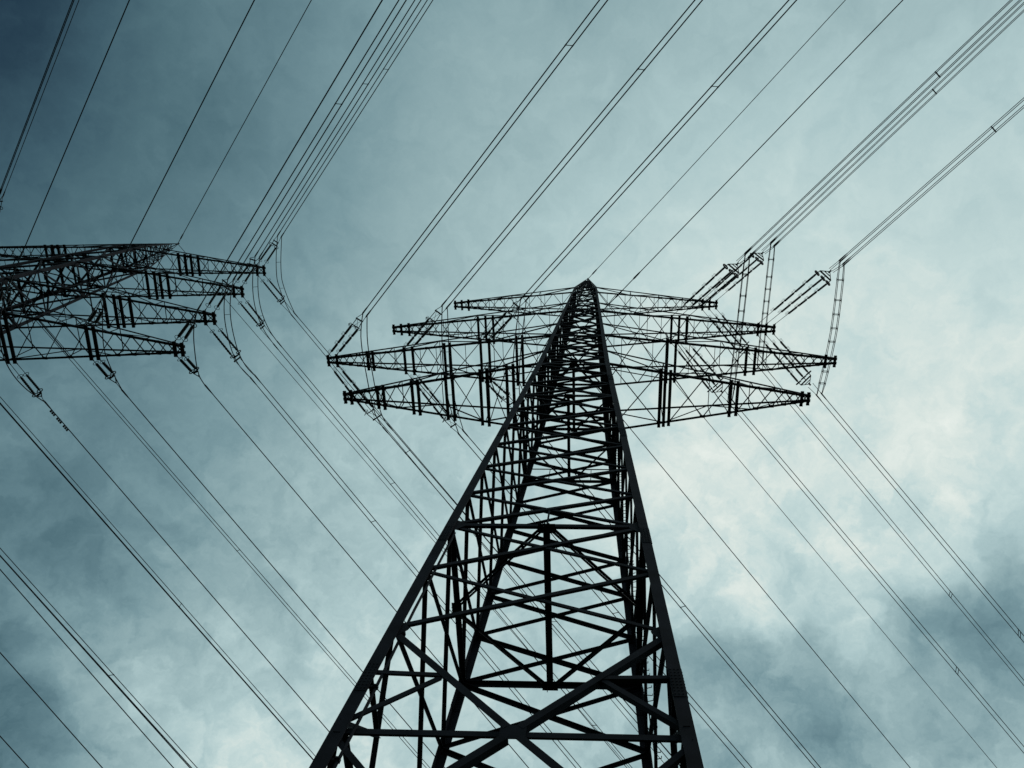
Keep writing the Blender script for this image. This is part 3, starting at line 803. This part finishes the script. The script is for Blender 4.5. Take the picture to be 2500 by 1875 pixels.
def rod_profile(p, q, r, joints=1, rings=False):
    """long-rod insulator: shedded cylinders with metal caps"""
    p = Vector(p); q = Vector(q); pts = []; rs = []
    L = (q - p).length; n = 9 * joints
    def at(s_): return p.lerp(q, s_)
    seg = 1.0 / joints
    for j in range(joints):
        s0 = j * seg
        pts.append(at(s0 + .001)); rs.append(r * .45); pts.append(at(s0 + .06 * seg)); rs.append(r * .5)
        for k in range(9):
            a = s0 + seg * (.08 + .84 * k / 9); b = s0 + seg * (.08 + .84 * (k + .55) / 9)
            pts += [at(a), at(b)]; rs += [r * .78, r * 1.08]
        pts.append(at(s0 + .94 * seg)); rs.append(r * .5); pts.append(at(s0 + .999 * seg)); rs.append(r * .45)
    m = MB(); m.tube(pts, rs, 8); return m

def make_string(key, s):
    A = [Vector(a) for a in s['A']]; E = [Vector(a) for a in s['E']]; Y = Vector(s['Y'])
    Cs = [Vector(w[0]) for w in WIRES[key]]
    base = sum(A, Vector()) / len(A)
    d = (Y - base).normalized(); hv = Vector((d.y, -d.x, 0)).normalized(); upv = hv.cross(d).normalized()
    if upv.z < 0: upv = -upv
    triple = len(A) == 3
    root = empty('insulator_string', base)
    lab = SLAB.get(key)
    if lab: tag(root, lab, 'insulator')
    else: tag(root, 'insulator string of the left pylon beyond the left frame edge', 'insulator')
    root['group'] = 'insulator strings on the crossarm tips'
    def put(o): o.location = -base; return o
    T1 = s['T'] == 1
    # spread the rod ends evenly along the yoke
    mid = sum(E, Vector()) / len(E)
    rr = .080 if T1 else (.095 if key in ('S16', 'S17', 'S22', 'S23') else .078)
    link_f = .27 if (triple and s['up']) else (.2 if triple else (.12 if T1 else .22))
    if key in ('S24', 'S18'): link_f = .42
    ends = []
    for a, e in zip(A, E):
        p = a.lerp(e, link_f); L = (e - p).length
        lk = MB(); lk.tube([a, p], .020, 6); lk.tube([a - d * .03, a + d * .16], .035, 6)
        put(lk.build('link', M_FIT, root, True))
        jn = 4 if triple else (3 if T1 else 1)
        rod = put(rod_profile(p, e, rr, jn).build('insulator_rod', M_PORC, root, True))
        for j in range(jn + (0 if (triple) else 1)):
            rg = MB()
            c = p.lerp(e, j / jn)
            if T1:
                for sg in (-1, 1):
                    rg.tube([c + upv * 0 + d * .1 * sg, c + hv * .15 + d * .16 * sg, c + hv * .2 + d * .05 * sg], .011, 4)
                rg.torus(c + hv * .10, (hv * .5 + upv).normalized(), .07, .011, 12, 4)
            else:
                rg.torus(c, d, .17, .018, 16, 5)
            rg.build('arcing_horn', M_FIT, rod)
        ends.append(e)
    yk = MB()
    if triple:
        # ring across the rods, three-hole yoke, triangle to the apex
        for e in ends:
            rg = MB(); rg.torus(e + d * .05, d, .20, .052, 20, 6); rg.tube([e - d * .02, e + d * .3], .03, 6); put(rg.build('corona_ring', M_FIT, root, True))
        L0 = mid + d * .28; half = hv * ((ends[0] - ends[-1]).length / 2 + .05)
        sgn = 1 if (ends[0] - ends[-1]).dot(hv) > 0 else -1
        yk.bar(ends[0] + d * .3, ends[-1] + d * .3, .11, .03, up=upv)
        apex = Y
        yk.bar(ends[0] + d * .3, apex, .05, .03, up=upv); yk.bar(ends[-1] + d * .3, apex, .05, .03, up=upv)
        c1 = (ends[0] + d * .3).lerp(apex, .45); c2 = (ends[-1] + d * .3).lerp(apex, .45)
        yk.bar(c1, c2, .06, .03, up=upv)
        yk.tube([apex - d * .12, apex + d * .12], .06, 6)
        body = apex + d * .1
    else:
        if T1:
            for e in ends:
                rg = MB(); rg.torus(e + d * .02 + upv * .03, (d + hv * .25 + upv * .4).normalized(), .21, .020, 22, 6); rg.tube([e - d * .02, e + d * .1], .03, 6); put(rg.build('corona_ring', M_FIT, root, True))
        else:
            for e in ends:
                rg = MB(); rg.torus(e - d * .02, d, .17, .024, 18, 6); put(rg.build('corona_ring', M_FIT, root, True))
        sp = (ends[0] - ends[-1]).normalized()
        wide = (ends[0] - ends[-1]).length / 2
        b0 = mid + d * .12
        yk.bar(ends[0] + d * .12, ends[-1] + d * .12, .10 if not T1 else .06, .04, up=upv)
        for e in ends: yk.tube([e, e + d * .13], .025, 6)
        nar = .30 if len(Cs) > 1 else .03
        hz = sp * min(nar, wide)
        b1 = Y
        yk.bar(ends[0] + d * .12, b1 + hz * .8, .045, .03, up=upv); yk.bar(ends[-1] + d * .12, b1 - hz * .8, .045, .03, up=upv)
        if T1:
            yk.bar(b0 + sp * wide * .5, b1 - hz * .6, .018, .02, up=upv); yk.bar(b0 - sp * wide * .5, b1 + hz * .6, .018, .02, up=upv)
        yk.bar(b1 + hz * 1.1, b1 - hz * 1.1, .09, .04, up=upv)
        body = b1
    put(yk.build('yoke_plate', M_FIT, root))
    # dead-end clamps
    srt = sorted(Cs, key=lambda c: (c - Y).dot(hv)); n = len(srt)
    for i, c in enumerate(srt):
        wdir = None
        for a, b in WIRES[key]:
            if (Vector(a) - c).length < 1e-3: wdir = (Vector(b) - Vector(a)).normalized()
        off = 0 if n == 1 else ((i / (n - 1)) - .5) * (.42 if n < 4 else .4)
        st = body + hv * off
        cl = MB(); cl.tube([st, c], .020, 5)
        cl.tube([c, c + wdir * .12, c + wdir * .5, c + wdir * .85], [.028, .052, .045, .022], 7)
        put(cl.build('dead_end_clamp', M_FIT, root, True))
    return root

for k, s in STRINGS.items(): make_string(k, s)

# ---------------------------------------------------------------- conductors
def wire_pts(a, b):
    """straight as far as the picture shows it, then easing into the sag of the span"""
    a = Vector(a); b = Vector(b); h = Vector((b.x - a.x, b.y - a.y, 0)); L = h.length; h.normalize(); sl = (b.z - a.z) / L
    pts = [a.lerp(b, i / 6) for i in range(7)]
    x = 0; z = b.z; span = 130.0
    for i in range(1, 15):
        x = span * i / 14
        z = b.z + sl * x * (1 - x / (2 * span))
        pts.append(Vector((b.x + h.x * x, b.y + h.y * x, max(z, 3.0))))
    return pts

RAD = {}
for k in WIRES:
    RAD[k] = .031
for k in ('S4', 'S5', 'S6', 'S10', 'S11', 'S12'): RAD[k] = .026 if k in ('S10', 'S11', 'S12') else .023
for k in ('E1u', 'E1l', 'E2l', 'E2u'): RAD[k] = .034 if k == 'E2u' else .029
for k in ('S25', 'S27', 'S28'): RAD[k] = .034
for k in ('S17', 'S18'): RAD[k] = .028

for k, ws in WIRES.items():
    base = Vector(ws[0][0]); n = len(ws)
    upw = ws[0][1][1] < ws[0][0][1]
    grp = 'conductors rising behind the camera' if upw else 'conductors descending beyond the pylons'
    def wmesh(w, r):
        m = MB(); m.tube([p - base for p in wire_pts(*w)], r, 6); return m
    if n == 1:
        o = wmesh(ws[0], RAD[k]).build('conductor_cable', M_CABLE, None, True); o.location = base
        tag(o, WLAB[k], 'power line', grp)
        if k == 'S24':
            a, b = Vector(ws[0][0]) - base, Vector(ws[0][1]) - base; d = (b - a).normalized(); hv = Vector((d.y, -d.x, 0)).normalized()
            for i in range(11):
                if i in (3, 7): continue
                c = a + d * (.78 + i * .145)
                m = MB(); m.box(c + Vector((0, 0, -.07)) - hv * .05, d * .055, hv * .05, Vector((0, 0, .06)))
                m.build('line_tag', M_FIT, o)
        if k in ('Bu', 'Bl', 'E1u', 'E2u'):
            a, b = Vector(ws[0][0]) - base, Vector(ws[0][1]) - base; d = (b - a).normalized()
            for s0 in ((1.3, 3.2) if k in ('Bu', 'Bl') else (.5,)):
                m = MB(); m.tube([a + d * s0, a + d * (s0 + .25), a + d * (s0 + .7), a + d * (s0 + 1.0)], [.02, .065, .055, .02], 7)
                m.build('dead_end_clamp', M_FIT, o, True)
    else:
        root = empty('conductor_bundle', base); tag(root, WLAB[k], 'power line', grp)
        for i, w in enumerate(ws):
            r = RAD[k]
            if k in ('S25', 'S27', 'S28') and ((k == 'S25' and i == 2) or (k == 'S27' and i == 1) or (k == 'S28' and i == 0)): r = .028
            wmesh(w, r).build('conductor', M_CABLE, root, True)
        for t in SPACERS.get(k, []):
            P_ = [Vector(w[0]).lerp(Vector(w[1]), t) - base for w in ws]
            m = MB()
            if n == 2 or n == 3:
                a, b = P_[0], P_[1]; e = (b - a) * .06
                dd = (Vector(ws[0][1]) - Vector(ws[0][0])).normalized()
                if k in ('S10', 'S11', 'S12'):
                    for s_ in (-.13, .13): m.bar(a - e + dd * s_, b + e + dd * s_, .035, .035)
                    for p in (a, b): m.tube([p - dd * .25, p + dd * .25], .03, 6)
                else:
                    m.bar(a - e, b + e, .035, .035)
                    for p in (a, b): m.tube([p - dd * .07, p + dd * .07], .036, 6)
            else:
                c = sum(P_, Vector()) / 4
                for p in P_: m.bar(c, c + (p - c) * 1.1, .06, .06)
                for i, j in ((0, 1), (1, 3), (3, 2), (2, 0)): m.bar(P_[i], P_[j], .05, .05)
            m.build('spacer', M_FIT, root)

# ---------------------------------------------------------------- jumper loops
JLAB = {
 'S1': 'twin jumper loop hanging between the strings of the third crossarm left tip',
 'S2': 'twin jumper loop under the left half of the third crossarm of the central pylon',
 'S3': 'twin jumper loop against the left legs of the central pylon',
 'S4': 'four wire jumper loop with spacers, leftmost of the three at right',
 'S5': 'four wire jumper loop with spacers, middle of the three at right',
 'S6': 'four wire jumper loop with spacers, the free hanging rightmost one',
 'S13': 'curved twin jumper loop off the top crossarm tip of the left pylon',
 'S14': 'curved twin jumper loop off the second crossarm tip of the left pylon',
 'S15': 'curved twin jumper loop off the third crossarm tip of the left pylon',
 'S16': 'single jumper cable beside the bottom crossarm tip of the left pylon',
 'S17': 'single jumper cable crossing the middle of the left pylon bottom crossarm',
 'S18': 'single jumper cable curving under the left pylon at the left frame edge',
 'S25': 'twin jumper loop of the left pylon beyond the left frame edge',
}
for (su, sl, nw, sag, ex) in JUMPERS:
    a = [Vector(w[0]) + (Vector(w[1]) - Vector(w[0])).normalized() * .15 for w in WIRES[su]]
    b = [Vector(w[0]) + (Vector(w[1]) - Vector(w[0])).normalized() * .15 for w in WIRES[sl]]
    A0 = sum(a, Vector()) / len(a); B0 = sum(b, Vector()) / len(b)
    root = empty('jumper_loop', A0); tag(root, JLAB[su], 'jumper cable', 'jumper loops under the crossarms')
    lat = (B0 - A0).cross(Vector((0, 0, 1))).normalized()
    def c_at(t, off):
        p = A0.lerp(B0, t) - Vector((0, 0, 1)) * sag * (1 - abs(2 * t - 1) ** ex)
        return p + off
    if nw == 1: offs = [Vector()]
    elif nw == 2: offs = [lat * .2, -lat * .2]
    else: offs = [lat * .19 + Vector((0, 0, .17)), lat * .19 - Vector((0, 0, .17)), -lat * .19 + Vector((0, 0, .17)), -lat * .19 - Vector((0, 0, .17))]
    a_s = sorted(a, key=lambda p: -(p - A0).dot(lat)); b_s = sorted(b, key=lambda p: -(p - B0).dot(lat))
    for i, off in enumerate(offs):
        pa = a_s[min(i * len(a_s) // len(offs), len(a_s) - 1)]; pb = b_s[min(i * len(b_s) // len(offs), len(b_s) - 1)]
        pts = []
        for j in range(33):
            t = j / 32; e = min(1, t / .14) ** .8; f = min(1, (1 - t) / .14) ** .8
            p = c_at(t, off)
            if t < .14: p = pa.lerp(p, e)
            if t > .86: p = pb.lerp(p, f)
            pts.append(p - A0)
        m = MB(); m.tube(pts, .031 if nw < 4 else .023, 6); m.build('jumper_cable', M_CABLE, root, True)
    ts = {1: [], 2: [.3, .62], 4: [.12, .26, .36, .46, .56, .7, .8, .9]}[nw]
    for t in ts:
        m = MB(); q = [c_at(t, o_) - A0 for o_ in offs]
        if nw == 2: m.bar(q[0], q[1], .025, .025)
        else:
            for i, j in ((0, 1), (2, 3), (0, 2), (1, 3)): m.bar(q[i], q[j], .032, .032)
            dd = (c_at(min(t + .02, 1), Vector()) - c_at(t, Vector())).normalized()
            for p in q: m.tube([p - dd * .12, p + dd * .12], .030, 6)
        m.build('spacer', M_FIT, root)
